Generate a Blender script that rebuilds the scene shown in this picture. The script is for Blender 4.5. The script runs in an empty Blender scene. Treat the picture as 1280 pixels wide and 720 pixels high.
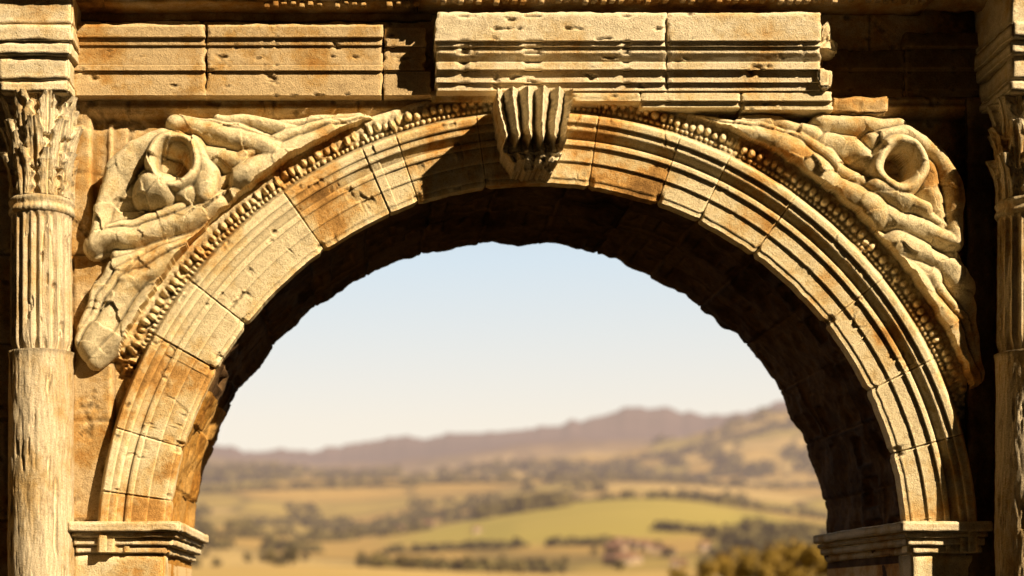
import bpy, math, random
import numpy as np
from mathutils import Vector
random.seed(5); np.random.seed(5)
scene=bpy.context.scene
scene.view_settings.view_transform='Standard'
scene.view_settings.look='None'
scene.view_settings.exposure=0
# ------------------------------------------------------------ camera
FP=1927.0; D0=14.0; CX=-1.67; CZ=1.7; VX=442.; VY=760.
cam=bpy.data.cameras.new("Camera"); camo=bpy.data.objects.new("Camera",cam)
scene.collection.objects.link(camo); scene.camera=camo
camo.location=(CX,-D0,CZ); camo.rotation_euler=(math.radians(90),0,0)
cam.sensor_width=36; cam.lens=36*FP/1280
cam.shift_x=(640-VX)/1280; cam.shift_y=(VY-360)/1280
cam.clip_end=60000; cam.clip_start=0.1
cam.dof.use_dof=True; cam.dof.focus_distance=13.8; cam.dof.aperture_fstop=.62

def wx(px,d=0.): return CX+(px-VX)*(D0+d)/FP
def wz(py,d=0.): return CZ+(VY-py)*(D0+d)/FP
S=D0/FP   # metres per pixel on the wall plane
# ------------------------------------------------------------ noise
def _h(i,j,k,s):
    n=(i*374761393+j*668265263+k*2147483647+s*1274126177)&0xffffffff
    n=((n^(n>>13))*1274126177)&0xffffffff
    n=((n^(n>>15))*2246822519)&0xffffffff
    return ((n^(n>>16))&0xffffff)/float(0xffffff)
def vn(x,y,z=0.,s=0):
    x,y,z=np.broadcast_arrays(np.asarray(x,float),np.asarray(y,float),np.asarray(z,float))
    xi=np.floor(x).astype(np.int64); yi=np.floor(y).astype(np.int64); zi=np.floor(z).astype(np.int64)
    u=x-xi; v=y-yi; w=z-zi
    u=u*u*(3-2*u); v=v*v*(3-2*v); w=w*w*(3-2*w)
    r=0
    for a in (0,1):
        for b in (0,1):
            for c in (0,1):
                r=r+_h(xi+a,yi+b,zi+c,s)*(u if a else 1-u)*(v if b else 1-v)*(w if c else 1-w)
    return r*2-1
def fbm(x,y,z=0.,o=4,s=0,g=.5):
    r=0;a=1;t=0
    for k in range(o):
        f=2.03**k
        r=r+a*vn(np.asarray(x)*f,np.asarray(y)*f,np.asarray(z)*f,s+k*17); t+=a; a*=g
    return r/t
def sst(a,b,x):
    t=np.clip((x-a)/(b-a),0,1); return t*t*(3-2*t)
# ------------------------------------------------------------ mesh helpers
def mk(name,V,F,mat,parent=None,tint=None,smooth=True,coll=None):
    me=bpy.data.meshes.new(name)
    V=np.asarray(V,dtype=np.float32)
    if isinstance(F,np.ndarray):
        n=F.shape[1]
        me.vertices.add(len(V)); me.vertices.foreach_set("co",V.ravel())
        me.loops.add(F.size); me.loops.foreach_set("vertex_index",F.astype(np.int32).ravel())
        me.polygons.add(len(F)); me.polygons.foreach_set("loop_start",np.arange(0,F.size,n,dtype=np.int32))
        me.update(calc_edges=True)
    else:
        me.from_pydata([tuple(v) for v in V.tolist()],[],F)
    me.validate()
    if tint is not None:
        at=me.attributes.new("tint",'FLOAT','POINT'); at.data.foreach_set("value",np.asarray(tint,dtype=np.float32).ravel())
    me.polygons.foreach_set("use_smooth",[smooth]*len(me.polygons))
    me.materials.append(mat)
    ob=bpy.data.objects.new(name,me); scene.collection.objects.link(ob)
    if parent is not None: ob.parent=parent
    return ob
def gridfaces(ny,nx,mask=None,off=0):
    i,j=np.meshgrid(np.arange(ny-1),np.arange(nx-1),indexing='ij')
    a=i*nx+j
    F=np.stack([a,a+nx,a+nx+1,a+1],-1)
    F=F[mask] if mask is not None else F.reshape(-1,4)
    return F.reshape(-1,4)+off
def skirt(V,F,T,sy):
    E=np.concatenate([F[:,[0,1]],F[:,[1,2]],F[:,[2,3]],F[:,[3,0]]])
    K=np.sort(E,axis=1); key=K[:,0]*10000000+K[:,1]
    u,idx,c=np.unique(key,return_index=True,return_counts=True)
    B=E[idx[c==1]]
    n=len(V); a=V[B[:,0]]; b=V[B[:,1]]
    a2=a.copy(); b2=b.copy()
    a2[:,1]=sy; b2[:,1]=sy
    m=len(B)
    V2=np.concatenate([V,a,b,b2,a2])
    q=np.arange(m)
    F2=np.stack([n+m+q,n+q,n+3*m+q,n+2*m+q],-1)
    T2=np.concatenate([T,T[B[:,0]],T[B[:,1]],T[B[:,1]],T[B[:,0]]])
    return V2,np.concatenate([F,F2]),T2
def gm(name,X,Y,Z,mat,parent,mask=None,sk=None,tint=None):
    ny,nx=X.shape
    V=np.stack([X,Y,Z],-1).reshape(-1,3)
    T=(np.zeros(len(V)) if tint is None else np.broadcast_to(tint,X.shape).ravel().astype(float))
    F=gridfaces(ny,nx,mask)
    if sk is not None: V,F,T=skirt(V,F,T,sk)
    used=np.zeros(len(V),bool); used[F.ravel()]=True
    re=np.cumsum(used)-1
    return mk(name,V[used],re[F],mat,parent,T[used])
def merge_parts(parts):
    Vs=[];Fs=[];Ts=[];o=0
    for V,F,T in parts:
        Vs.append(V);Fs.append(F+o);Ts.append(T);o+=len(V)
    return np.concatenate(Vs),np.concatenate(Fs),np.concatenate(Ts)
def rbox(x0,x1,y0,y1,z0,z1,st=.04,amp=.012,tint=0.,seed=0,rnd=.012,taper=None):
    """rough eroded stone block -> (V,F,T)"""
    parts=[]
    def ax(a,b):
        n=max(2,min(90,int(abs(b-a)/st)+2)); 
        e=min(.012,abs(b-a)*.2)
        return np.concatenate([[a,a+e],np.linspace(a+e,b-e,n)[1:-1],[b-e,b]])
    for axis in range(3):
        for side in (0,1):
            rng=[(x0,x1),(y0,y1),(z0,z1)]
            o=[k for k in range(3) if k!=axis]
            A=ax(*rng[o[0]]);B=ax(*rng[o[1]])
            G=np.meshgrid(A,B,indexing='ij')
            P=[None]*3; P[o[0]]=G[0];P[o[1]]=G[1];P[axis]=np.full_like(G[0],rng[axis][side])
            V=np.stack(P,-1).reshape(-1,3)
            parts.append((V,gridfaces(len(A),len(B)),np.full(len(V),float(tint))))
    V,F,T=merge_parts(parts)
    c=np.array([(x0+x1)/2,(y0+y1)/2,(z0+z1)/2]); hs=np.array([(x1-x0)/2,(y1-y0)/2,(z1-z0)/2])
    q=np.abs(V-c)/hs; on=(q>.999).sum(1)
    dirv=-np.sign(V-c)*(q>.999)
    V=V+dirv*(rnd*(on>=2))[:,None]*(0.6+.9*(fbm(V[:,0]*6,V[:,1]*6,V[:,2]*6,2,seed+9)[:,None]+.3))
    for k in range(3):
        V[:,k]+=amp*fbm(V[:,0]*5+k*7,V[:,1]*5,V[:,2]*5+seed,4,seed+k*5)
    return V,F,T
def rboxes(name,lst,mat,parent,**kw):
    ps=[]
    for n,b in enumerate(lst):
        b=list(b); t=b[6] if len(b)>6 else 0.
        ps.append(rbox(*b[:6],tint=t,seed=n*3+hash_name(name),**kw))
    V,F,T=merge_parts(ps)
    return mk(name,V,F,mat,parent,T)
def hash_name(s): return sum(ord(c) for c in s)%97
# ------------------------------------------------------------ materials
def newmat(name):
    m=bpy.data.materials.new(name); m.use_nodes=True
    nt=m.node_tree; return m,nt,nt.nodes["Principled BSDF"]
def ramp(nt,els):
    r=nt.nodes.new("ShaderNodeValToRGB"); cr=r.color_ramp
    cr.elements[0].position=els[0][0]; cr.elements[0].color=(*els[0][1],1)
    cr.elements[1].position=els[-1][0]; cr.elements[1].color=(*els[-1][1],1)
    for p,c in els[1:-1]:
        e=cr.elements.new(p); e.color=(*c,1)
    return r
def noise(nt,vec,scale,detail=6,rough=.6,dist=0.):
    n=nt.nodes.new("ShaderNodeTexNoise"); n.inputs["Scale"].default_value=scale
    n.inputs["Detail"].default_value=detail; n.inputs["Roughness"].default_value=rough
    n.inputs["Distortion"].default_value=dist
    nt.links.new(vec,n.inputs["Vector"]); return n.outputs["Fac"]
def mapr(nt,v,a,b,c,d):
    n=nt.nodes.new("ShaderNodeMapRange")
    for k,x in zip(("From Min","From Max","To Min","To Max"),(a,b,c,d)): n.inputs[k].default_value=x
    nt.links.new(v,n.inputs["Value"]); return n.outputs["Result"]
def mixc(nt,mode,fac,a,b):
    n=nt.nodes.new("ShaderNodeMix"); n.data_type='RGBA'; n.blend_type=mode
    for s,v in ((n.inputs[0],fac),(n.inputs[6],a),(n.inputs[7],b)):
        if isinstance(v,(int,float)): s.default_value=v
        elif isinstance(v,tuple): s.default_value=(*v,1)
        else: nt.links.new(v,s)
    return n.outputs[2]
def mth(nt,op,a,b=0.):
    n=nt.nodes.new("ShaderNodeMath"); n.operation=op
    for s,v in ((n.inputs[0],a),(n.inputs[1],b)):
        if isinstance(v,(int,float)): s.default_value=v
        else: nt.links.new(v,s)
    return n.outputs[0]
def stone(name,light,mid,orange,dark,bump=1.,streak=False,blot=.35):
    m,nt,b=newmat(name); b.inputs["Roughness"].default_value=.9
    b.inputs["Specular IOR Level"].default_value=.10
    tc=nt.nodes.new("ShaderNodeTexCoord"); v=tc.outputs["Object"]
    if streak:
        mp=nt.nodes.new("ShaderNodeMapping"); mp.inputs["Scale"].default_value=(1.25,1.25,.85)
        nt.links.new(v,mp.inputs["Vector"]); vs=mp.outputs["Vector"]
    else: vs=v
    A=noise(nt,vs,1.7,2,.6)
    B=noise(nt,vs,9,4,.72)
    C=noise(nt,v,80,3,.75)
    at=nt.nodes.new("ShaderNodeAttribute"); at.attribute_name="tint"
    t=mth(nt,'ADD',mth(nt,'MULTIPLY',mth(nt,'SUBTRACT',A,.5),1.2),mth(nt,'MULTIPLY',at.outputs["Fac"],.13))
    t=mth(nt,'ADD',mth(nt,'ADD',t,.53),mth(nt,'MULTIPLY',mth(nt,'SUBTRACT',B,.5),.65))
    r=ramp(nt,[(.16,dark),(.35,orange),(.50,mid),(.65,light)])
    nt.links.new(t,r.inputs[0])
    col=r.outputs[0]
    gr=ramp(nt,[(.32,(.62,.55,.46)),(.50,(1,1,1)),(.72,(1.18,1.18,1.16))]); nt.links.new(C,gr.inputs[0])
    col=mixc(nt,'MULTIPLY',.85,col,gr.outputs[0])
    Dn=noise(nt,v,5.3,4,.75)
    bl=mapr(nt,Dn,.56,.70,0,blot)
    col=mixc(nt,'MIX',bl,col,(dark[0]*.7,dark[1]*.66,dark[2]*.6))
    vo=nt.nodes.new("ShaderNodeTexVoronoi"); vo.inputs["Scale"].default_value=40
    nt.links.new(v,vo.inputs["Vector"])
    pit=mth(nt,'MULTIPLY',mapr(nt,vo.outputs["Distance"],.10,.28,1,0),mapr(nt,Dn,.39,.33,0,1))
    col=mixc(nt,'MIX',mth(nt,'MULTIPLY',pit,.6),col,(dark[0]*.4,dark[1]*.35,dark[2]*.3))
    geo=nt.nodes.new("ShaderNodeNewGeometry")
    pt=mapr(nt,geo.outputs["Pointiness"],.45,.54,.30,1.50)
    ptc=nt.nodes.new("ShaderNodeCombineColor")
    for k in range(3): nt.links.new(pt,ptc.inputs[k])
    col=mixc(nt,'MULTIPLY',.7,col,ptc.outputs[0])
    nt.links.new(col,b.inputs["Base Color"])
    h=mth(nt,'ADD',mth(nt,'MULTIPLY',B,.017*bump),mth(nt,'MULTIPLY',C,.009*bump))
    n=nt.nodes.new("ShaderNodeBump"); n.inputs["Distance"].default_value=1.; n.inputs["Strength"].default_value=1.
    nt.links.new(h,n.inputs["Height"])
    nt.links.new(n.outputs[0],b.inputs["Normal"])
    return m
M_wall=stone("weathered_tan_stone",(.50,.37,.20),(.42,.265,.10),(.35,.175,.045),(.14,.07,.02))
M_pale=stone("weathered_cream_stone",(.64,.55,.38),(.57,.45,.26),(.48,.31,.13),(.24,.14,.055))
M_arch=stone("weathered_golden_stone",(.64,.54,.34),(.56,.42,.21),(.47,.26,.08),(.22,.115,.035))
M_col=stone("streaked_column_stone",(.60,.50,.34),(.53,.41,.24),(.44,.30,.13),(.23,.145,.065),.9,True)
M_soff=stone("shade_darkened_stone",(.15,.088,.04),(.11,.062,.028),(.075,.04,.016),(.035,.019,.008),1.5)  # shade under the arch is painted in as a dark base colour
M_oran=stone("sunlit_orange_pitted_stone",(.52,.30,.09),(.48,.25,.055),(.41,.19,.035),(.20,.09,.02),1.3)  # sunlit left foot of soffit and jamb, sunlight painted into the colour
M_shad=stone("dark_shaded_stone",(.20,.13,.06),(.15,.09,.035),(.11,.055,.018),(.05,.026,.01))  # dark stone with the shade of frieze and right recess painted in

# ------------------------------------------------------------ monument root
root=bpy.data.objects.new("triumphal_arch",None); scene.collection.objects.link(root)
root["label"]="weathered golden stone Roman triumphal arch with carved winged figures"
root["category"]="arch"
CPX,CPY=672.,690.
AX=wx(CPX); AZ=wz(CPY)
R0=468*S
T=2.5
XL,XR=-6.6,6.6; ZT=9.2

# ---- front wall (block courses)
xs=np.concatenate([np.arange(-236,-20,14.),np.arange(-20,1300,2.6),np.arange(1300,1575,14.)])
ys=np.concatenate([np.arange(-270,-20,12.),np.arange(-20,730,2.6),np.arange(730,996,8.),[996.]])
PX,PY=np.meshgrid(xs,ys)
def courses(PX,PY,rows,seed,wmin,wmax,x0=-300,x1=1650):
    jd=np.full(PX.shape,99.); bid=np.zeros(PX.shape)
    rr=random.Random(seed)
    for n in range(len(rows)-1):
        m=(PY>=rows[n])&(PY<rows[n+1])
        jd=np.where(m,np.minimum(PY-rows[n],rows[n+1]-PY),jd)
        x=x0+rr.random()*wmax
        cuts=[x0]
        while x<x1: cuts.append(x); x+=wmin+rr.random()*(wmax-wmin)
        cuts.append(x1)
        for k in range(len(cuts)-1):
            mm=m&(PX>=cuts[k])&(PX<cuts[k+1])
            jd=np.where(mm,np.minimum(jd,np.minimum(PX-cuts[k],cuts[k+1]-PX)),jd)
            bid=np.where(mm,rr.random(),bid)
    return jd,bid
jd,bid=courses(PX,PY,[-400,-330,-255,-180,-100,-30,122,215,318,430,525,650,760,870,1010],3,90,190)
wob=fbm(PX/14,PY/14,0,3,4)*1.2
joint=1-sst(0.3,2.6,jd+wob)
Hh=(bid-.5)*.025 + .010*fbm(PX/60,PY/60,0,5,7)+ .005*fbm(PX/9,PY/9,0,3,11)
Hh=Hh-joint*.025
pan=sst(112,116,PX)*(1-sst(1228,1234,PX))*sst(143,147,PY)*(1-sst(660,668,PY))
pan=pan*(1-(1-sst(138,143,PX))*sst(304,309,PY))
Hh=Hh-pan*.10
fil=np.exp(-((PY-136)/3.2)**2)*(PX>112)*(PX<1230)+np.exp(-((PX-137)/3)**2)*(PY>150)*(PY<305)*1.1
Hh=Hh+fil*.035
ch=sst(.33,.55,fbm(PX/22,PY/22,0,4,31)); Hh=Hh-ch*.025
rad=np.hypot(PX-CPX,PY-CPY)
ok=((rad>500)|(PY>CPY+12))&~((PY>CPY)&(np.abs(PX-CPX)<467))
fm=ok[:-1,:-1]&ok[1:,1:]&ok[:-1,1:]&ok[1:,:-1]
gm("wall",wx(PX),-Hh,wz(PY),M_wall,root,fm,T,(bid-.3)*1.6-3.4*sst(1150,1215,PX))  # tint drops at far right: shade beside the column painted in
# ---- rear wall
xs=np.arange(-236,1576,12.); ys=np.arange(-270,998,8.)
QX,QY=np.meshgrid(xs,ys)
fm=(((np.hypot((QX-CPX),(QY-CPY))>474))|(QY>CPY))
fm=fm&((np.abs(QX-CPX)>472)|(QY<=CPY)); fm=fm[:-1,:-1]&fm[1:,1:]&fm[:-1,1:]&fm[1:,:-1]
gm("rear_wall",wx(QX),T+.02*fbm(QX/30,QY/30,0,3,2),wz(QY),M_wall,root,fm,None,None)
# ---- soffit / jambs
yy=np.concatenate([[.03],np.linspace(.06,T-.03,120),[T+.04]])
def soffit(t0,t1,n,mat,cs):
    th=np.linspace(t0,t1,n)
    TH,YY=np.meshgrid(th,yy)
    nb=26; seg=TH/math.pi*nb; su=np.abs((seg%1)-.5)*2; rows=(YY/T*4); sv=np.abs((rows%1)-.5)*2
    cof=(1-sst(.62,.72,su))*(1-sst(.62,.72,sv))*sst(-.2,.25,fbm(TH*5,YY*2,0,3,19))
    ros=np.exp(-((su*.5)**2+(sv*.5)**2)/.02)
    dr=cs*(.06*cof-.05*ros*cof)
    vb=np.floor(TH/math.pi*17); vr=_h(vb.astype(np.int64),np.floor(YY/.62).astype(np.int64),vb.astype(np.int64)*0,3)
    dr+=(vr-.5)*.06+.06*fbm(TH*12,YY*4,0,5,3)
    ed=sst(T-.3,T,YY); dr=dr*(1-.6*ed); dr-=ed*(.0+.05*fbm(TH*13,YY*0,0,4,8)+.03*(vr-.5))
    RR=R0+.012+dr
    jn=1-sst(.0,.05,np.abs((TH/math.pi*17)%1-.0)); RR=RR+jn*.02
    gm("soffit",AX+np.cos(TH)*RR,YY,AZ+np.sin(TH)*RR,mat,root,None,None,(vr-.5)*2.2)
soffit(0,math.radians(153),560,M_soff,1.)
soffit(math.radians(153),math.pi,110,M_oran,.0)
for sg in (-1,1):
    zz=np.linspace(AZ+.02,0,70); y2=yy
    ZZ,Y2=np.meshgrid(zz,y2,indexing='ij')
    jb=1-sst(.0,.04,np.abs(((ZZ+.1)/.55)%1))
    br=_h(np.floor((ZZ+.1)/.55).astype(np.int64),np.floor(Y2/.9).astype(np.int64),0*ZZ.astype(np.int64),9)
    XX=AX+sg*(R0+.012+.02*fbm(ZZ*4,Y2*4,0,4,5)+.02*jb+(br-.5)*.03)
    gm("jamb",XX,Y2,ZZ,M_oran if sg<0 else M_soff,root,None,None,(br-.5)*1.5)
# ---- archivolt
r1=np.array([462,466,468,469,471,474,480,486,488,489.4,490.6,492,494,498,504,508,509.4,510.6,512,514,516.5,518,519.5,521,523,526,528,529,532,536,538,539.2,541,543,546,548,549.5,551,553,555,557,559,561,563,565,567,569,571,573,575,577,579,581,582.5])
prof_k=[462,468,469,489.4,490.6,509.4,510.6,516.5,518,521,528,529,538,539.2,546,548,549.5,551,555,578,581,583]
prof_v=[.035,.04,.05,.053,.075,.078,.105,.107,.065,.075,.11,.145,.148,.175,.182,.18,.16,.07,.085,.085,.06,-.02]
ths=np.linspace(0,math.pi,1700)
TH,RP=np.meshgrid(ths,r1)
TD=np.degrees(TH)
P=np.interp(RP,prof_k,prof_v)
Psm=np.interp(RP,[462,470,540,550,583],[.05,.07,.15,.10,-.02])
jl=[-5,15.5,26,38.4,54,64,71,82,98,108.8,113.5,125.2,142,150.4,163.6,172,185]
v_id=np.searchsorted(jl,TD)
jdd=np.min(np.abs(TD[...,None]-np.array(jl)[None,None,:]),-1)*math.pi/180*RP
rv=np.random.RandomState(4).rand(40)
ra=rv[v_id]
lf=(TD>112)&(TD<152)
ero=np.where(lf,.22+.25*ra,.0+.02*ra)
ero=np.clip(ero+np.where(lf,.18,.02)*fbm(TD/6,RP/25,0,3,5),0,1)
H=P*(1-ero)+Psm*ero
in_bead=((RP>552)&(RP<583))
per=1.02
wb=TD+.30*fbm(TD/2.3,0*RP,0,2,91)
bi=np.floor(wb/per); bph=(wb/per)%1
rnd1=vn(bi*3.7+.5,0.,0.,8)*.5+.5
rnd2=vn(bi*5.1+.5,3.,0.,18)
bd=np.sqrt(np.clip(1-((bph-.5)/(.42+.07*rnd1))**2-((RP-566-2.5*rnd2)/(4.6+2.2*rnd1))**2,0,1))
bd2=np.sqrt(np.clip(1-(((wb/per*1.5)%1-.5)/.42)**2-((RP-556.5)/2.6)**2,0,1))
vis=.25+.75*sst(-.35,.05,fbm(TD/1.8,RP/30,0,3,61)+.14)
win=np.where(TD<90,sst(16,24,TD+2*fbm(TD,RP/9,0,2,5)),1-sst(152,158,TD+3*fbm(TD,RP/9,0,2,5)))
Hb=H+(.09*bd*(.50+.6*rnd1)+.04*bd2)*vis-.035+.014*fbm(TD*1.5,RP/5,0,3,77)
H=np.where(in_bead,Hb*win+(-.09)*(1-win),H)
H+= (ra-.5)*.008+.003*fbm(TD/3,RP/20,0,4,21)+.0015*fbm(TD*1.2,RP/5,0,3,22)
H-= (1-sst(.15,1.0,jdd+.3*fbm(TD/1.5,RP/10,0,3,6)))*.03*(RP<552)
crk=sst(.975,.995,1-np.abs(fbm(TD/7,RP/55,0,3,131)))*sst(.12,.3,fbm(TD/9,RP/80,0,2,133)); H-=.012*crk*(RP<552)
chip=sst(.46,.62,fbm(TD/2.6,RP/14,0,4,41)); H-=chip*.02*np.where(TD>100,1,.3)
cnr=(1-sst(0,5,jdd+9*fbm(TD/4,0*RP,0,3,71)))*(1-sst(468,476,RP)); H-=cnr*.03
redge=RP+np.where(RP<470,(ra-.5)*1.5+.8*fbm(TD/2,0*RP,0,3,9)+2*(1-sst(0,6,jdd+6*fbm(TD/3,0*RP,0,3,72))),0)
Xp=CPX+np.cos(TH)*redge; Yp=CPY-np.sin(TH)*redge
gm("archivolt",wx(Xp,-H),-H,wz(Yp,-H),M_arch,root,None,.10,(ra-.42)*1.8+(np.abs(TD-132)<18)*-.3)
# ---- reliefs
def stroke(PX,PY,pts,w,h,folds=0,ph=0.,pw=.36):
    out=np.full(PX.shape,-1.)
    n=len(pts)-1
    for k in range(n):
        ax,ay=pts[k];bx,by=pts[k+1]
        dx,dy=bx-ax,by-ay; L=math.hypot(dx,dy)
        t=np.clip(((PX-ax)*dx+(PY-ay)*dy)/(L*L),0,1)
        qx=PX-(ax+t*dx); qy=PY-(ay+t*dy)
        d=np.hypot(qx,qy)
        tt=(k+t)/n
        ww=(w[0]+(w[1]-w[0])*tt)*1.12
        hh=h[0]+(h[1]-h[0])*tt
        u=d/ww
        s=((PX-ax)*dy-(PY-ay)*dx)/L/ww
        v=hh*np.clip(1-u*u,0,1)**pw
        v=v*(1+.20*s)          # planes lean to one side like cut feathers
        if folds: v=v*(.68+.32*np.abs(np.cos(s*folds*.55+ph+.6*np.sin(tt*3+ph)))**.6)
        v=np.where(u<1,v,-1)
        out=np.maximum(out,v)
    return out
def facets(PX,PY,cell,seed):
    rs=np.random.RandomState(seed); N=64
    jx=rs.rand(N,N); jy=rs.rand(N,N); gx=rs.normal(size=(N,N)); gy=rs.normal(size=(N,N)); of=rs.normal(size=(N,N)); br=rs.rand(N,N)
    X=PX/cell; Y=PY/cell*1.25
    ix=np.floor(X).astype(int); iy=np.floor(Y).astype(int)
    best=np.full(PX.shape,9e9); out=np.zeros(PX.shape); bk=np.zeros(PX.shape)
    for a in (-1,0,1):
        for b in (-1,0,1):
            cx=ix+a; cy=iy+b; m=cx%N; n=cy%N
            px=cx+jx[m,n]; py=cy+jy[m,n]
            d=(X-px)**2+(Y-py)**2
            v=gx[m,n]*(X-px)+gy[m,n]*(Y-py)+of[m,n]*.5
            s=d<best
            best=np.where(s,d,best); out=np.where(s,v,out); bk=np.where(s,br[m,n],bk)
    return out,bk
def relief(name,x0,x1,y0,y1,strokes,rings,label,seed,mat=M_arch):
    xs=np.arange(x0,x1,1.2); ys=np.arange(y0,y1,1.2)
    PX,PY=np.meshgrid(xs,ys)
    f1,b1=facets(PX+6*fbm(PX/20,PY/20,0,2,seed+60),PY+6*fbm(PX/20,PY/20,3.,2,seed+61),30.,seed+50)
    wxn=PX+5*fbm(PX/34,PY/34,0,2,seed)+.5*f1; wyn=PY+5*fbm(PX/34,PY/34,5.,2,seed+3)+.5*f1
    H=np.full(PX.shape,-1.)
    for s in strokes:
        H=np.maximum(H,stroke(wxn,wyn,*s))
    for (cx,cy,r,w,h,hole) in rings:
        d=np.hypot(wxn-cx,(wyn-cy)*.92)
        ring=np.where(np.abs(d-r)<w,h*np.clip(1-((d-r)/w)**2,0,1)**.4,-1)
        if hole: H=np.where(d<r,np.minimum(H,.10+.05*(1-(d/r)**2)),H)
        H=np.maximum(H,ring)
    rad=np.hypot(PX-CPX,PY-CPY)
    ok=(H>-.5)&(rad>582+3*fbm(PX/12,PY/12,0,3,seed+40))
    er=.010*fbm(PX/22,PY/22,0,3,seed+5)+.003*fbm(PX/7,PY/7,0,3,seed+8)
    Hh=H+er+.008*f1-.04*(b1>.93)
    Hh=np.where(ok,np.maximum(Hh,-.02),-.05)
    Hh=Hh-.02
    f=ok[:-1,:-1]&ok[1:,1:]&ok[:-1,1:]&ok[1:,:-1]
    ob=gm(name,wx(PX,-.14),-Hh,wz(PY,-.14),mat,root,f,.12,.5*fbm(PX/30,PY/30,0,3,3)+.25+.35*(b1-.5))
    ob["label"]=label
    return ob
LS=[([(150,285),(180,245),(215,218)],(34,32),(.10,.13),0,0.,.3),
 ([(121,300),(128,262),(146,220),(170,190),(205,177),(240,186),(258,214),(254,246)],(13,17),(.22,.31),0,0.),
 ([(122,302),(172,292),(222,278),(268,256)],(19,21),(.22,.29),4,0.),
 ([(150,322),(200,313),(255,296),(284,270)],(12,16),(.15,.2),0,1.),
 ([(190,238),(200,240)],(27,25),(.35,.35),0,0.,.5),
 ([(225,242),(248,252)],(17,15),(.27,.26),0,0.),
 ([(258,262),(298,234),(345,214)],(28,24),(.22,.25),5,0.),
 ([(222,156),(262,163),(300,175),(340,194)],(14,21),(.2,.30),3,0.),
 ([(246,192),(278,199),(316,213)],(11,16),(.22,.26),0,1.),
 ([(275,149),(325,156),(362,168)],(9,13),(.16,.2),0,0.),
 ([(315,218),(362,188),(408,168),(456,155)],(31,13),(.33,.2),5,0.),
 ([(352,230),(398,210),(446,184)],(13,8),(.2,.16),0,2.),
 ([(352,158),(395,149),(448,147)],(9,8),(.16,.15),0,0.),
 ([(262,296),(300,270),(345,242)],(15,12),(.18,.17),0,0.),
 ([(116,428),(140,384),(164,350),(205,332),(242,318)],(22,23),(.24,.29),5,0.),
 ([(118,446),(150,424),(180,386),(208,350)],(12,18),(.18,.22),0,1.),
 ([(106,412),(120,374),(144,338),(176,322)],(10,12),(.18,.21),0,0.),
 ([(205,354),(240,324),(268,296)],(16,12),(.17,.17),0,0.),]
relief("carved_winged_figure",88,560,138,466,LS,[(220,206,30,9,.34,False)],"weathered carved winged figure with flowing drapery and round shield",3)
RS=[([(842,150),(900,158),(948,166),(990,188)],(10,21),(.14,.26),4,0.),
 ([(1085,290),(1150,345),(1196,440)],(28,26),(.08,.08),0,0.),
 ([(900,182),(950,200),(990,221),(1025,248)],(11,17),(.16,.23),0,1.),
 ([(930,150),(975,154),(1012,172)],(9,16),(.15,.21),0,0.),
 ([(985,192),(1022,212),(1050,238),(1085,262)],(28,31),(.29,.32),5,0.),
 ([(1028,156),(1060,156),(1095,160),(1128,160)],(15,12),(.2,.18),0,0.),
 ([(1032,184),(1062,186),(1085,200)],(17,15),(.23,.26),0,0.),
 ([(1060,246),(1110,268),(1150,286),(1186,300)],(28,20),(.29,.25),5,0.),
 ([(1092,180),(1132,172),(1166,194),(1186,228),(1191,262),(1192,304)],(13,15),(.27,.24),0,0.),
 ([(1156,210),(1164,244),(1172,284)],(15,14),(.22,.2),0,0.),
 ([(1088,240),(1122,254),(1150,266)],(15,13),(.33,.29),0,0.),
 ([(1045,270),(1090,300),(1130,326),(1160,350)],(17,20),(.2,.24),4,0.),
 ([(1120,306),(1160,326),(1190,340),(1204,358)],(19,17),(.26,.22),0,1.),
 ([(1130,338),(1165,376),(1192,414),(1206,460)],(23,24),(.26,.23),5,0.),
 ([(1190,325),(1203,370),(1213,410),(1219,457)],(13,12),(.21,.18),0,0.),
 ([(1132,370),(1160,410),(1176,446),(1182,474)],(11,12),(.17,.16),0,0.),
 ([(1010,252),(1045,280),(1080,316)],(11,13),(.16,.16),0,0.),]
relief("carved_winged_figure",828,1238,138,488,RS,[(1120,212,27,11,.35,True)],"weathered carved winged figure with ring shaped shield",13)
# ---- keystone : console with hanging pointed drapery
xs=np.arange(618,722,1.0); ys=np.arange(106,216,1.0)
PX,PY=np.meshgrid(xs,ys)
t=(PY-110)/98.
half=48-10*sst(.0,.7,t)-14*sst(.72,1.05,t)+2.*fbm(PY/9,0*PY,0,3,2)
u=(PX-669)/half
q=(u*2.5+5.+.10*fbm(PX/15,PY/20,0,2,5))%1
tri=(1-np.abs(2*q-1))**.8
tip=.50+.22*tri+.05*fbm(PX/9,0*PY,0,2,8)
body=.62-.07*t
H=body+.16*tri-.07*(u**2)
drop=sst(tip-.015,tip+.015,t)
H-=drop*(.16+.12*tri)
f1,b1=facets(PX,PY,9.,77)
base=sst(.76,.81,t)
H+=base*(.08+.03*f1)-.14*sst(.93,1.0,t)
H+=.010*f1*(1-base)*.5+.012*fbm(PX/10,PY/16,0,4,3)+.006*fbm(PX/4,PY/4,0,2,4)
ok=(np.abs(u)<1)&(t<1.0+.05*fbm(PX/8,0*PY,0,2,6))&(t>0)
f=ok[:-1,:-1]&ok[1:,1:]&ok[:-1,1:]&ok[1:,:-1]
dk=-(.68-.22*sst(.4,1,t))
gm("keystone",wx(PX,dk),-H,wz(PY,dk),M_pale,root,f,.05,.4)
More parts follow.
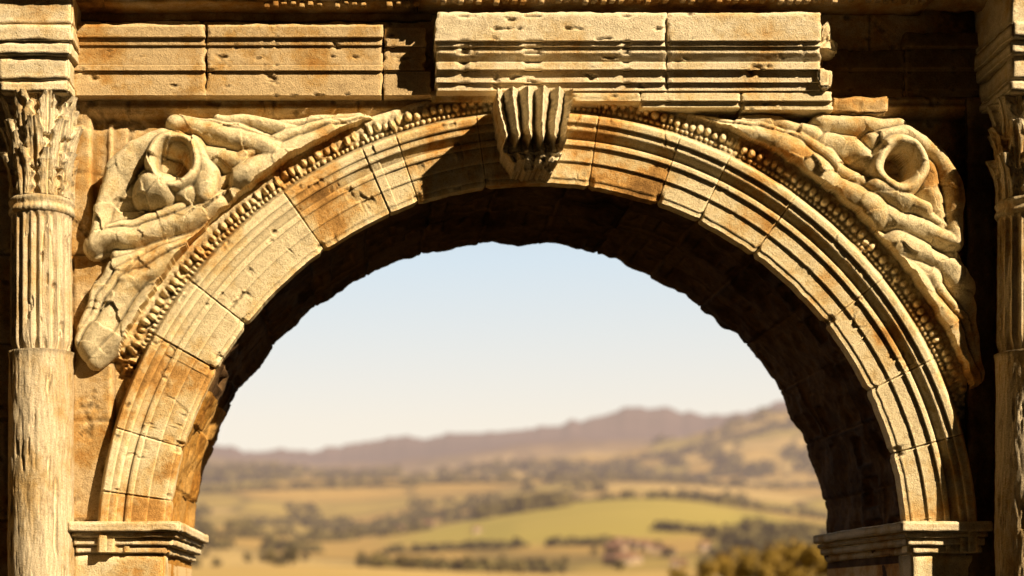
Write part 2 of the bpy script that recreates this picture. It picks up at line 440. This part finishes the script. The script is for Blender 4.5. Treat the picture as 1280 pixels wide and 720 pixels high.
# ---- architrave blocks (heightfields)
def arch_blocks(name,blocks,kv,kp,mat,label=None,seed=0):
    for n,(a,b,top,bot,tn) in enumerate(blocks):
        xs=np.unique(np.concatenate([np.arange(a,b,3.),[a+1.2,b-1.2,b]]))
        ks=[k for k in kp if top<k<bot]
        ys=np.unique(np.round(np.concatenate([np.arange(top,bot,1.5),[bot],ks,[k+.8 for k in ks if k+.8<bot]]),3))
        PX,PY=np.meshgrid(xs,ys)
        sd=seed+n*3
        H=np.interp(PY,kp,kv); Hn=H.copy()
        e=np.minimum(PX-a,b-PX); H-=.010*(1-sst(0,2.,e+1.*fbm(PY/6,PX/6,0,2,sd)))
        H-=.012*(1-sst(0,2,PY-top))
        H+=.003*fbm(PX/30,PY/10,0,4,sd)+.001*fbm(PX/7,PY/5,0,3,sd+4)
        H-=.025*sst(.50,.62,fbm(PX/20,PY/12,0,4,sd+9))
        edge=np.zeros_like(H)
        for k in kp[1:-1]: edge=np.maximum(edge,np.exp(-((PY-k)/1.6)**2))
        H-=edge*.022*sst(.36,.5,fbm(PX/14,PY*0+sd,0,3,sd+12))
        XX=wx(PX,-Hn)+.02*fbm(PY/9,PX*0+n,0,3,sd)*((PX<a+2)|(PX>b-2))
        ZZ=wz(PY,-Hn)+.012*fbm(PX/16,PX*0,0,4,sd+2)*(PY<top+1)
        V=np.stack([XX,-H,ZZ],-1).reshape(-1,3)
        F=gridfaces(*PX.shape); Tt=np.full(len(V),tn)
        V,F,Tt=skirt(V,F,Tt,.0)
        ob=mk(name,V,F,mat,root,Tt)
        if label: ob["label"]=label
arch_blocks("architrave",[(92,257,30,121,.9),(259,478,30,121,.7),(480,538,88,121,1.4)],
  [.20,.22,.215,.18,.175,.15,.15,.165,.165,.13,.14,.14,.11],[28,33,46,48,56,58,81,82,88,89,104,119,121],M_wall,"brown eroded architrave course",3)
arch_blocks("architrave",[(480,531,34,87,0.4)],[.16,.19,.19,.14,.16],[30,44,58,59,90],M_wall,None,5)
arch_blocks("architrave",[(546,833,15,113,.8),(835,1026,15,113,.7)],
  [.47,.48,.475,.44,.44,.41,.41,.35,.36,.36,.30,.305,.265,.265],[14,20,51,52,58,59,66,77,78,87,88,103,104,114],M_pale,"pale projecting entablature block with mouldings",7)
arch_blocks("architrave",[(540,622,114,127,.0)],[.10,.11,.10],[112,120,130],M_arch,None,2)
arch_blocks("architrave",[(716,800,114,126,.6)],[.245,.25,.235],[112,120,130],M_arch,None,8)
arch_blocks("architrave",[(802,926,114,134,.7),(928,1040,114,139,.3)],
  [.245,.25,.21,.21,.12],[112,126,127,137,142],M_arch,None,9)
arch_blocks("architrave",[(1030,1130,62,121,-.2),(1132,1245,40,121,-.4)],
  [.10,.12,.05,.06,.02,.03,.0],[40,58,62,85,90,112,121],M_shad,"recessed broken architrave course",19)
rboxes("broken_block",[(wx(1026,-.4),wx(1038,-.4),-.33,0.,wz(106,-.4),wz(84,-.4),0.)],M_pale,root,st=.015,amp=.09,rnd=.03)
rboxes("broken_block",[(wx(1026,-.4),wx(1048,-.4),-.38,0,wz(60,-.4),wz(26,-.4),.2)],M_pale,root,st=.015,amp=.13,rnd=.04)
rboxes("broken_block",[(wx(1042,-.2),wx(1112,-.2),-.16,0,wz(139,-.2),wz(120,-.2),-.1)],M_wall,root,st=.02,amp=.05,rnd=.02)
# ---- frieze, cornice, dentils
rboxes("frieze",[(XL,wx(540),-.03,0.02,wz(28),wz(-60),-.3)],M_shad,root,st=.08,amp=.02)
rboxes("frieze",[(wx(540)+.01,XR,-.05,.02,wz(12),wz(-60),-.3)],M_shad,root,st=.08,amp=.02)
zc=wz(8,-.45)
rboxes("cornice",[(XL,wx(520),-.34,0,zc+.10,zc+.34,-.6),(wx(520)+.01,wx(1150),-.50,0,zc+.09,zc+.34,-.9),
  (XL-.05,wx(520),-.42,0,zc+.345,zc+.62,0.),(wx(520)+.01,wx(1150),-.58,0,zc+.345,zc+.62,.1)],M_wall,root,st=.06,amp=.02)
dl=[]
rr=random.Random(8)
x=wx(330,-.3)
while x<wx(1150,-.45):
    fy=-.33 if x<wx(518) else -.50
    if rr.random()>.15:
        dl.append((x,x+.05,fy+rr.random()*.02,fy+.09,zc+.02+rr.random()*.03+(.03 if x<wx(518) else 0),zc+.10,(rr.random()-.3) if x>wx(518) else -1.))
    x+=.078
rboxes("dentil_course",dl,M_wall,root,st=.05,amp=.010,rnd=.005)
rboxes("attic",[(XL,XR,-.12,T,zc+.63,ZT,-.2)],M_wall,root,st=.12,amp=.03)
# ---- columns and their entablature blocks
def revolve(name,rz,zt,zb,cx,cy,mat,parent,nz=140,na=260,fn=None,tint=0.,square=0):
    a=np.linspace(0,2*math.pi,na); z=np.linspace(zt,zb,nz)
    A,Z=np.meshgrid(a,z)
    tt=(zt-Z)/(zt-zb)
    R=rz(tt)
    if fn is not None: R=R+fn(A,tt,Z)
    X=cx+np.cos(A)*R; Y=cy+np.sin(A)*R
    V=np.stack([X,Y,Z],-1).reshape(-1,3); F=gridfaces(nz,na)[:,::-1]
    n=len(V); V=np.concatenate([V,[[cx,cy,zt],[cx,cy,zb]]])
    j=np.arange(na-1)
    me_f=[tuple(q) for q in F.tolist()]+[(n,int(k)+1,int(k)) for k in j]+[(n+1,int((nz-1)*na+k),int((nz-1)*na+k+1)) for k in j]
    return mk(name,V,me_f,mat,parent,np.full(len(V),tint))
def column(pxc,halfw,cy,seed,proj,side):
    col=bpy.data.objects.new("column",None); scene.collection.objects.link(col); col.parent=root
    cx=wx(pxc,cy-.2); r=halfw*S*.985
    d=cy-.2
    zt=lambda p: wz(p,d)
    def er(A,tt,Z,amp=.008): return amp*fbm(np.cos(A)*4+seed,np.sin(A)*4,Z*3,4,seed)+amp*.6*fbm(np.cos(A)*14+seed,np.sin(A)*14,Z*7,3,seed+3)
    revolve("shaft",lambda t: r*(1+.03*t)+.012*np.exp(-(t/.012)**2)+0*t,zt(437),.35,cx,cy,M_col,col,200,240,
        lambda A,t,Z: er(A,t,Z,.012)-.02*sst(.3,.5,fbm(np.cos(A)*5,np.sin(A)*5,Z*3,4,seed+31)),.1)
    revolve("base",lambda t:r*1.05+.07*np.abs(np.sin(t*math.pi*2))**.7+.08*t,.37,.0,cx,cy,M_col,col,30,80,er)
    def flute(A,t,Z):
        f=np.abs(np.sin(A*11))
        fade=.35+.65*sst(-.15,.25,fbm(np.cos(A)*3,np.sin(A)*3,Z*2,3,seed+5)+.15)
        dpt=-.035*(f**1.4)*fade*sst(0.0,.04,t)
        jag=-.03*sst(.9,1.,t+.06*fbm(A*6,Z*0,0,3,seed))
        return dpt+jag+er(A,t,Z,.008)-.03*sst(.33,.5,fbm(np.cos(A)*5,np.sin(A)*5,Z*5,3,seed+11))
    revolve("fluted_drum",lambda t: r*(.98-.03*(1-t)),zt(264),zt(438),cx,cy,M_col,col,140,420,flute,.3)
    revolve("astragal",lambda t:r*.95+.018*np.sin(t*math.pi)**.6+.010*np.sin(t*3*math.pi),zt(244),zt(265),cx,cy,M_pale,col,24,200,lambda A,t,Z:er(A,t,Z,.012),.1)
    def leaves(A,t,Z):
        out=0
        for (t0,t1,ph,n,hh) in ((1.,.56,0.,8,.075),(.72,.26,.5,8,.075),(.40,.0,0.,8,.055)):
            b=np.clip((t0-t)/(t0-t1),0,1.3)
            q=((A/(2*math.pi)*n+ph)%1-.5)*2
            wd=1.02*np.clip(1-(b-.35)**2*1.1,0.05,1)
            a=q/wd
            lob=1-.30*np.abs(np.sin(b*11+1.))
            m=sst(1.0,.85,np.abs(a)/lob)*(b<=1.02)*(b>0)
            v=(.025+hh*b**3+.03*np.sqrt(np.clip(1-a*a,0,1)))*m - .022*np.exp(-(a/.09)**2)*m -.012*np.abs(np.sin(b*11+1.))*m*np.abs(a)
            v=np.where(b>1.0,0,v)
            out=np.maximum(out,v)
        return out+er(A,t,Z,.022)-.05*sst(.25,.45,fbm(np.cos(A)*5,np.sin(A)*5,Z*6,3,seed+21))
    revolve("capital",lambda t:r*(.82+.08*(1-t)**2),zt(118),zt(245),cx,cy,M_pale,col,190,420,leaves,.0)
    e=proj
    lst=[(cx-r*1.08,cx+r*1.08,cy-r*1.10,.0,zt(119),zt(106),.2),
         (cx-r*1.06,cx+r*1.08,cy-r*1.10-.02,.0,zt(105),zt(78),.0)]
    rboxes("abacus",lst,M_pale,col,st=.03,amp=.018,rnd=.015)
    lst=[(cx-r*1.20,cx+r*1.20,cy-r*1.3-e*.4,.0,zt(77),zt(62),.3),
         (cx-r*1.26,cx+r*1.26,cy-r*1.35-e,.0,zt(61),zt(42),.1),
         (cx-r*1.22,cx+r*1.23,cy-r*1.32-e*.8,.0,zt(41),zt(-30),.35)]
    rboxes("entablature_block",lst,M_pale,col,st=.03,amp=.016,rnd=.014)
    return cx,r
column(46,40,-.08,11,.03,-1)
cxr,rr_=column(1302,41,-.38,29,.08,1)
rboxes("cornice_block",[(cxr-.86,cxr+.86,-1.0,0,zc+.10,zc+.32,-.3),(cxr-.95,cxr+.95,-1.12,0,zc+.325,zc+.60,0.)],M_wall,root,st=.05,amp=.09)
cl=wx(47,-.28)
rboxes("cornice_block",[(cl-.62,cl+.60,-.60,0,zc+.10,zc+.32,-.3),(cl-.72,cl+.66,-.68,0,zc+.325,zc+.60,0.)],M_wall,root,st=.06,amp=.02)
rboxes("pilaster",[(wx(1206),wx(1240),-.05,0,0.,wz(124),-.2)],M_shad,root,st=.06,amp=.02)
# ---- imposts and piers
zi=lambda p,d=-.15: wz(p,d)
def impost(side):
    if side<0: o0,o1=wx(86,-.15),wx(229); ps=(wx(92),wx(206))
    else: o0,o1=wx(1117),wx(1238,-.15); ps=(wx(1138),wx(1216))
    im=bpy.data.objects.new("impost",None); scene.collection.objects.link(im); im.parent=root
    def L(a,b,f,z0,z1,t):
        if side<0: return (o0+b,o1-a,-f,T-.02,z0,z1,t)
        return (o0+a,o1-b,-f,T-.02,z0,z1,t)
    rboxes("moulding",[L(0,0,.22,zi(665),zi(652),.6),L(.05,.02,.16,zi(672),zi(665.3),.1),L(.08,.03,.12,zi(682),zi(672.3),.4),L(.14,.04,.085,zi(692),zi(682.3),-.2)],M_pale,im,st=.03,amp=.008,rnd=.010)
    rboxes("pier",[(ps[0],ps[1],-.05,.3,.3,zi(692),.1),(ps[0]-.05,ps[1]+.05,-.12,.25,0.,.3,0)],M_arch,im,st=.05,amp=.012)
impost(-1); impost(1)

# ------------------------------------------------------------ terrain
E_u=[-400,0,265,300,400,480,560,600,660,700,750,790,830,870,920,990,1040,1200,1600,2200]
E_p=[585,570,556,562,564,549,545,545,537,532,521,513,515,525,525,510,518,540,560,570]
def crest_keys(u):
    B=690-64*np.exp(-((u-790)/310.)**2)-30*np.exp(-((u-250)/120.)**2)
    C=610+9*np.sin(u/130.)-14*np.exp(-((u-330)/140.)**2)
    Dd=590-64*sst(600,1020,u)+5*np.sin(u/60.)
    Ee=np.interp(u,E_u,E_p)+2.5*vn(u/17.,0.,0.,3)+1.5*vn(u/6.,0,0,5)
    o=np.ones_like(u)
    F2=574+7*np.sin(u/75.+2)-20*sst(450,850,u)
    return [(40,840*o),(70,800*o),(130,742+3*np.sin(u/90.)),(300,708+5*np.sin(u/100.+1)),(400,711+3*np.sin(u/100.+1)),
      (900,B),(1150,B+5),(2300,C),(2700,C+4),(4500,Dd),(5000,Dd+5),(6300,np.minimum(F2,Dd+4)),(6900,F2+5),(9000,Ee),(12500,Ee+60),(16000,Ee+90)]
def terr(x,y):
    x=np.asarray(x,float); y=np.asarray(y,float)
    r=np.hypot(x-CX,y+D0)+1e-6
    ang=np.arctan2(x-CX,y+D0)
    u=VX+FP*np.tan(np.clip(ang,-.9,.9))
    win=1-.75*sst(.6,2.2,np.abs(ang))
    ks=crest_keys(u)
    lr=np.log(r)
    h=np.zeros_like(r)
    for k in range(len(ks)-1):
        r0,p0=ks[k]; r1,p1=ks[k+1]
        m=(r>=r0)&(r<r1)
        t=np.clip((lr-math.log(r0))/(math.log(r1)-math.log(r0)),0,1); t=t*t*(3-2*t)*.6+t*.4
        p=p0*(1-t)+p1*t
        h=np.where(m,(VY-p)/FP*r+CZ,h)
    h=np.where(r>=16000,(VY-ks[-1][1])/FP*16000,h)
    h=np.where(r<40,0,h)
    flat=sst(40,75,r); h=h*flat
    h=np.where(h<0,h*0,h)*win
    h=h+.0055*r*fbm(x/(260.),y/260.,0,4,77)*sst(60,300,r)*(1-sst(6500,8500,r)) +.003*r*fbm(x/900.,y/900.,0,5,78)*sst(1800,4000,r)
    return h
aa=np.concatenate([np.linspace(-math.pi,-.22,150)[:-1],np.linspace(-.22,.42,420),np.linspace(.42,math.pi,150)[1:]])
rads=np.concatenate([[0.01,6,14,24,34],np.exp(np.linspace(math.log(42),math.log(16000),300)),[30000.]])
AA,RA=np.meshgrid(aa,rads)
X=CX+np.sin(AA)*RA; Y=-D0+np.cos(AA)*RA; Z=terr(X,Y)
Z[-1]=-300
m,nt,b=newmat("farmland_ground"); b.inputs["Roughness"].default_value=.95; b.inputs["Specular IOR Level"].default_value=.05
geo=nt.nodes.new("ShaderNodeNewGeometry"); pos=geo.outputs["Position"]
mp=nt.nodes.new("ShaderNodeMapping"); mp.inputs["Scale"].default_value=(1/170.,1/300.,0); mp.inputs["Rotation"].default_value=(0,0,.45)
nt.links.new(pos,mp.inputs["Vector"])
vo=nt.nodes.new("ShaderNodeTexVoronoi"); vo.inputs["Scale"].default_value=1.; nt.links.new(mp.outputs[0],vo.inputs["Vector"])
ve=nt.nodes.new("ShaderNodeTexVoronoi"); ve.feature='DISTANCE_TO_EDGE'; ve.inputs["Scale"].default_value=1.; nt.links.new(mp.outputs[0],ve.inputs["Vector"])
sep=nt.nodes.new("ShaderNodeSeparateColor"); nt.links.new(vo.outputs["Color"],sep.inputs[0])
fr=ramp(nt,[(0.,(.42,.29,.10)),(.22,(.50,.36,.14)),(.36,(.36,.275,.085)),(.5,(.54,.40,.17)),(.64,(.36,.285,.08)),(.8,(.42,.29,.10)),(1.,(.30,.235,.07))])
fr.color_ramp.interpolation='CONSTANT'; nt.links.new(sep.outputs[0],fr.inputs[0])
n1=noise(nt,pos,.006,4,.6)
r2=ramp(nt,[(.3,(.7,.65,.55)),(.7,(1.1,1.08,1.)) ]); nt.links.new(n1,r2.inputs[0])
col=mixc(nt,'MULTIPLY',.6,fr.outputs[0],r2.outputs[0])
at=nt.nodes.new("ShaderNodeAttribute"); at.attribute_name="tint"
scr=mapr(nt,noise(nt,pos,.012,5,.72),.54,.64,0,.5)
col=mixc(nt,'MIX',scr,col,(.15,.11,.04))
col=mixc(nt,'MIX',mapr(nt,ve.outputs["Distance"],.02,.05,.55,0),col,(.10,.08,.03))
col=mixc(nt,'MIX',mth(nt,'MULTIPLY',at.outputs["Fac"],.75),col,(.37,.32,.07))
ln=nt.nodes.new("ShaderNodeVectorMath"); ln.operation='LENGTH'; nt.links.new(pos,ln.inputs[0])
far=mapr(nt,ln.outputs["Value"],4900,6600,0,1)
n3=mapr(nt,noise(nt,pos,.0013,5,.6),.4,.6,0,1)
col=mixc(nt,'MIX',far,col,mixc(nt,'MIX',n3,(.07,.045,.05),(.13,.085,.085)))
nearf=mapr(nt,ln.outputs["Value"],60,110,1,0)
col=mixc(nt,'MIX',nearf,col,(.014,.010,.006))  # unseen ground around the arch blackened to cut bounce light
spp=nt.nodes.new("ShaderNodeSeparateXYZ"); nt.links.new(pos,spp.inputs[0])
bk=mapr(nt,spp.outputs["Y"],30,0,0,1)
col=mixc(nt,'MIX',bk,col,(.014,.012,.007))  # viewer-side ground blackened too, to keep fill off the wall
nt.links.new(col,b.inputs["Base Color"])
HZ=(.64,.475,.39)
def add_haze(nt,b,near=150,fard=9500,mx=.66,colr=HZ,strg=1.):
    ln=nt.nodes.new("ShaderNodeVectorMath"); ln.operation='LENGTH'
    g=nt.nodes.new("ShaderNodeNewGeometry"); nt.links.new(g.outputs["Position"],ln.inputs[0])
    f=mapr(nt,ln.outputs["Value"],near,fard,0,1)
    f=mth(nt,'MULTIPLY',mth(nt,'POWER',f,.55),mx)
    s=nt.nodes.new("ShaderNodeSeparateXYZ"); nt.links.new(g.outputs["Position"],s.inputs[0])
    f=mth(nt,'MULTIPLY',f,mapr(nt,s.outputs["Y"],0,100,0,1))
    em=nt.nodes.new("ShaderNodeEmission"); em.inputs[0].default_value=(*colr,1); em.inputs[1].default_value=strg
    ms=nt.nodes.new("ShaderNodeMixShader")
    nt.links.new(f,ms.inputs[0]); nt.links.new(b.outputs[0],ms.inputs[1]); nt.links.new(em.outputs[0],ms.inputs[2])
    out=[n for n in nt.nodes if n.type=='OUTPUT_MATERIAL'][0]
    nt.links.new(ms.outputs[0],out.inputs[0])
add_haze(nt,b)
M_ter=m
gfu=VX+FP*np.tan(np.clip(AA,-.9,.9))
gf=sst(1.,.4,((gfu-740)/290.)**2+((np.log(RA)-math.log(740))/.30)**2)
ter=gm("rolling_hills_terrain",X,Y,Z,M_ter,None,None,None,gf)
ter["kind"]="structure"; ter["label"]="rolling farmland and distant hazy mountains"

def pos_at(u,r):
    ang=math.atan((u-VX)/FP)
    x=CX+math.sin(ang)*r; y=-D0+math.cos(ang)*r
    return x,y,float(terr(np.array([x]),np.array([y]))[0])
# ------------------------------------------------------------ vegetation
def leafmat(name,c1,c2):
    m,nt,b=newmat(name); b.inputs["Roughness"].default_value=.8; b.inputs["Specular IOR Level"].default_value=.1
    g=nt.nodes.new("ShaderNodeNewGeometry")
    f=noise(nt,g.outputs["Position"],.35,2,.6)
    r=ramp(nt,[(.35,c1),(.65,c2)]); nt.links.new(f,r.inputs[0]); nt.links.new(r.outputs[0],b.inputs["Base Color"])
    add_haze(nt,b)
    return m
M_leaf=leafmat("olive_foliage",(.075,.062,.021),(.14,.11,.036))
M_gold=leafmat("golden_foliage",(.20,.135,.03),(.36,.235,.05))
mb,nt,b=newmat("brown_bark"); b.inputs["Roughness"].default_value=.9
g=nt.nodes.new("ShaderNodeTexCoord"); f=noise(nt,g.outputs["Object"],6,5,.6); r=ramp(nt,[(.3,(.06,.04,.025)),(.7,(.14,.10,.06))]); nt.links.new(f,r.inputs[0]); nt.links.new(r.outputs[0],b.inputs["Base Color"])
def crown_mesh(seed,n=1500,h=5.,w=2.4,z0=1.3,leaf=.20):
    rs=np.random.RandomState(seed)
    cl=[]
    for k in range(16):
        a=rs.rand()*6.28; rr=rs.rand()**.5*w*.7; cl.append((math.cos(a)*rr,math.sin(a)*rr,z0+rs.rand()*(h-z0)*.8+.3,.6+rs.rand()*.9))
    V=[];F=[]
    for k in range(n):
        c=cl[rs.randint(16)]
        d=rs.normal(size=3); d/=np.linalg.norm(d); rad=c[3]*(.6+.4*rs.rand())
        p=np.array(c[:3])+d*rad*np.array([1,1,.8])
        a=rs.normal(size=3); a/=np.linalg.norm(a); bb=np.cross(a,d); bb/=np.linalg.norm(bb)+1e-6
        s=leaf*(.6+.8*rs.rand()); o=len(V)
        V+=[p-a*s,p-bb*s*.7,p+a*s,p+bb*s*.7]; F.append([o,o+1,o+2,o+3])
    return np.array(V),np.array(F)
def trunk_data(h=2.6,r=.16):
    bmv=[];F=[]
    def limb(p0,p1,r0,r1,n=7):
        o=len(bmv); d=(Vector(p1)-Vector(p0)).normalized(); a=d.orthogonal().normalized(); c=d.cross(a)
        for p,rad in ((Vector(p0),r0),((Vector(p0)+Vector(p1))/2+a*.05,(r0+r1)/2),(Vector(p1),r1)):
            for k in range(n):
                q=p+a*math.cos(6.283*k/n)*rad+c*math.sin(6.283*k/n)*rad; bmv.append(q[:])
        for s in range(2):
            for k in range(n): F.append([o+s*n+k,o+s*n+(k+1)%n,o+(s+1)*n+(k+1)%n,o+(s+1)*n+k])
    limb((0,0,-.4),(0.05,0,h*.6),r*1.4,r)
    for a in (0.3,2.2,4.3): limb((.05,0,h*.55),(math.cos(a)*1.1,math.sin(a)*1.1,h*1.25),r*.8,r*.3)
    limb((.05,0,h*.55),(.1,.1,h*1.5),r*.8,r*.3)
    return np.array(bmv),np.array(F)
TV,TF=trunk_data()
def tree_proto(mat,seed):
    cv,cf=crown_mesh(seed)
    crown=mk("crown",cv,cf,mat,None,None,False)
    trunk=mk("trunk",TV,TF,mb,None,None,True)
    return trunk,crown
P1=tree_proto(M_leaf,1);P2=tree_proto(M_leaf,2);P3=tree_proto(M_gold,3);P4=tree_proto(M_gold,4)
for p in (P1,P2,P3,P4):
    for o in p: scene.collection.objects.unlink(o)
def put_tree(proto,u,r,s,label,group):
    x,y,z=pos_at(u,r)
    e=bpy.data.objects.new("tree",None); scene.collection.objects.link(e)
    e.location=(x,y,z); e.scale=(s,s,s*random.uniform(.85,1.1)); e.rotation_euler=(0,0,random.random()*6.28)
    e["label"]=label; e["category"]="tree"; e["group"]=group
    for o in proto:
        c=o.copy(); scene.collection.objects.link(c); c.parent=e
for u,r,s in [(885,120,.5),(915,128,.66),(945,122,.68),(975,126,.8),(1005,118,.8),(1045,125,.9),(850,140,.45),(1080,120,.8),(985,150,.85)]:
    put_tree(random.choice((P3,P4)),u,r,s,"golden leaved round tree on dry grass","golden trees near the arch")
for k in range(34):
    u=random.uniform(215,1060); r=random.uniform(290,520)
    s=random.uniform(.5,.95)
    put_tree(random.choice((P1,P2)),u,r,s,"olive green tree in farmland","scattered field trees")
def wood(name,pts,label,seed,mat=M_leaf):
    rs=np.random.RandomState(seed); Vs=[];Fs=[];o=0
    for (x,y,z,s) in pts:
        n=26
        d=rs.normal(size=(n,3)); d/=np.linalg.norm(d,axis=1)[:,None]; d[:,2]=np.abs(d[:,2])*1.0
        p=d*np.array([1,1,1.])*s*(.55+.45*rs.rand(n,1))+np.array([x,y,z])
        a=rs.normal(size=(n,3)); a/=np.linalg.norm(a,axis=1)[:,None]
        bb=np.cross(a,d); bb/=np.linalg.norm(bb,axis=1)[:,None]+1e-6
        l=s*.42
        V=np.stack([p-a*l,p-bb*l,p+a*l,p+bb*l],1).reshape(-1,3)
        Vs.append(V);Fs.append(np.arange(n*4).reshape(-1,4)+o);o+=n*4
    ob=mk(name,np.concatenate(Vs),np.concatenate(Fs),mat,None,None,False)
    ob["kind"]="stuff"; ob["label"]=label; return ob
def band(u0,u1,ra,rb,n,s,seed,clump=.0):
    rs=np.random.RandomState(seed); out=[]
    uu=rs.uniform(u0,u1,n); t=rs.rand(n)
    rr=ra+(rb-ra)*t
    xs=CX+(uu-VX)/FP*rr; ys=-D0+rr
    keep=fbm(xs/(rr.mean()*.04),ys/(rr.mean()*.09),0,3,seed)>clump
    xs,ys=xs[keep],ys[keep]; zs=terr(xs,ys)
    for x,y,z in zip(xs,ys,zs): out.append((x,y,z,s*(.6+.8*rs.rand())))
    return out
def hedge(u0,r0,u1,r1,n,s,seed):
    rs=np.random.RandomState(seed); out=[]
    for k in range(n):
        t=(k+rs.rand())/n; u=u0+(u1-u0)*t; r=r0+(r1-r0)*t+rs.normal()*s*.6
        if vn(t*9,seed,0.,seed)<-.45: continue
        x,y,z=pos_at(u,r); out.append((x,y,z,s*(.6+.7*rs.rand())))
    return out
hd=hedge(480,600,760,560,60,2.8,21)+hedge(250,720,560,840,70,3.4,23)+hedge(820,620,1060,560,60,3.,24)+hedge(240,1300,700,1500,90,6.,25)+hedge(560,1250,1060,1400,100,6.,26)+hedge(240,1900,900,2200,100,8,27)+hedge(700,3000,1060,3300,90,13,31)+hedge(640,3700,1060,4000,90,15,32)+hedge(760,2500,1060,2900,70,11,33)
wood("hedgerow_woods",hd+band(470,700,330,430,200,2.4,1,.05)+band(605,705,860,960,220,5.5,2,-.6)+band(240,470,600,900,140,4.,3,.15)+band(880,1050,430,640,240,3.6,4,-.0),"dark hedgerows and copses between fields",1)
wood("hillside_woods",band(230,1060,1150,1700,500,6.5,5,.17)+band(230,1060,2000,2700,500,9,6,.16)+band(780,1060,900,1050,100,4.5,9,.0),"dark green woods on rolling hills",2)
wood("distant_woods",band(230,1060,3000,5200,900,18,7,.15),"hazy distant woods on hillsides",3)
# ------------------------------------------------------------ village
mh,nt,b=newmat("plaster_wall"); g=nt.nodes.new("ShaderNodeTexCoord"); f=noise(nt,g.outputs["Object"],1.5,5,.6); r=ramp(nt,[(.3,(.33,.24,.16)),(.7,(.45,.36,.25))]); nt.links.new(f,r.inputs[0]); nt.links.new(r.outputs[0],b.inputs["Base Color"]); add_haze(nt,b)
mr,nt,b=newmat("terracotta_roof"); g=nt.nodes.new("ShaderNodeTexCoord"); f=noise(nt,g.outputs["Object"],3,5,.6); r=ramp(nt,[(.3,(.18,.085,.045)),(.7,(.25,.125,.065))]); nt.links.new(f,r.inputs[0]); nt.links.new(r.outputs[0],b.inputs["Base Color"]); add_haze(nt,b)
mw,nt,b=newmat("dark_window_glass"); b.inputs["Base Color"].default_value=(.03,.03,.035,1); b.inputs["Roughness"].default_value=.3
def bx(x0,x1,y0,y1,z0,z1):
    V=[(x,y,z) for x in (x0,x1) for y in (y0,y1) for z in (z0,z1)]
    return V,[(0,1,3,2),(4,6,7,5),(0,4,5,1),(2,3,7,6),(0,2,6,4),(1,5,7,3)]
hv,hf_=bx(-5,5,-3.5,3.5,-3,5.2)
hw=mk("wall",hv,hf_,mh,None,None,False)
rv_=[(-5.5,-4,5.1),(5.5,-4,5.1),(5.5,4,5.1),(-5.5,4,5.1),(-5.5,0,7.4),(5.5,0,7.4)]
hr=mk("roof",rv_,[(0,1,5,4),(3,4,5,2),(0,4,3),(1,2,5),(0,3,2,1)],mr,None,None,False)
wn=[]
for wx_ in (-3,0,3):
    for z in (1.2,3.4):
        v,f=bx(wx_-.5,wx_+.5,-3.56,-3.45,z,z+1.2); wn.append(mk("window",v,f,mw,None,None,False))
for o in [hw,hr]+wn: scene.collection.objects.unlink(o)
rs=random.Random(12)
for k in range(24):
    u=rs.uniform(765,885) if k<18 else rs.uniform(300,720); r=rs.uniform(420,560) if k<18 else rs.uniform(600,1100)
    x,y,z=pos_at(u,r)
    e=bpy.data.objects.new("house",None); scene.collection.objects.link(e); e.location=(x,y,z)
    s=rs.uniform(.35,.55); e.scale=(s*rs.uniform(.8,1.2),s,s*rs.uniform(.75,1.05)); e.rotation_euler=(0,0,rs.uniform(-.7,.7))
    e["label"]="cream plaster farmhouse with terracotta roof in village"; e["category"]="house"; e["group"]="houses of the valley village"
    for o in [hw,hr]+wn:
        c=o.copy(); scene.collection.objects.link(c); c.parent=e
# ------------------------------------------------------------ light
AZD=45; AZM=math.radians(AZD); EL=math.radians(33)
d=Vector((-math.sin(AZM)*math.cos(EL),math.cos(AZM)*math.cos(EL),-math.sin(EL)))
sl=bpy.data.lights.new("Sun",'SUN'); sl.energy=9.2; sl.angle=math.radians(.5); sl.color=(1,.79,.52)
so=bpy.data.objects.new("Sun",sl); scene.collection.objects.link(so); so.rotation_euler=d.to_track_quat('-Z','Y').to_euler(); so.location=(8,-10,12)
w=bpy.data.worlds.new("World"); scene.world=w; w.use_nodes=True; nt=w.node_tree
bg=nt.nodes["Background"]
sky=nt.nodes.new("ShaderNodeTexSky"); sky.sky_type='NISHITA'; sky.sun_disc=False
sky.sun_elevation=EL; sky.sun_rotation=math.radians(180-AZD); sky.dust_density=2.5; sky.air_density=1.; sky.ozone_density=1.
tc=nt.nodes.new("ShaderNodeTexCoord"); sp=nt.nodes.new("ShaderNodeSeparateXYZ"); nt.links.new(tc.outputs["Generated"],sp.inputs[0])
hz=ramp(nt,[(.0,(12.8,10.7,8.0)),(.12,(11.6,10.3,8.5)),(.22,(8.5,9.6,10.2)),(.45,(2.6,3.6,5.2))]); nt.links.new(sp.outputs["Z"],hz.inputs[0])
col=mixc(nt,'MIX',.74,sky.outputs[0],hz.outputs[0])
# sky dimmed on the viewer's side, added to cut fill light on the wall
gy=mapr(nt,sp.outputs["Y"],.2,.85,.002,1.)
gc=nt.nodes.new("ShaderNodeCombineColor")
for k in range(3): nt.links.new(gy,gc.inputs[k])
col=mixc(nt,'MULTIPLY',1.,col,gc.outputs[0])
nt.links.new(col,bg.inputs[0]); bg.inputs[1].default_value=.1
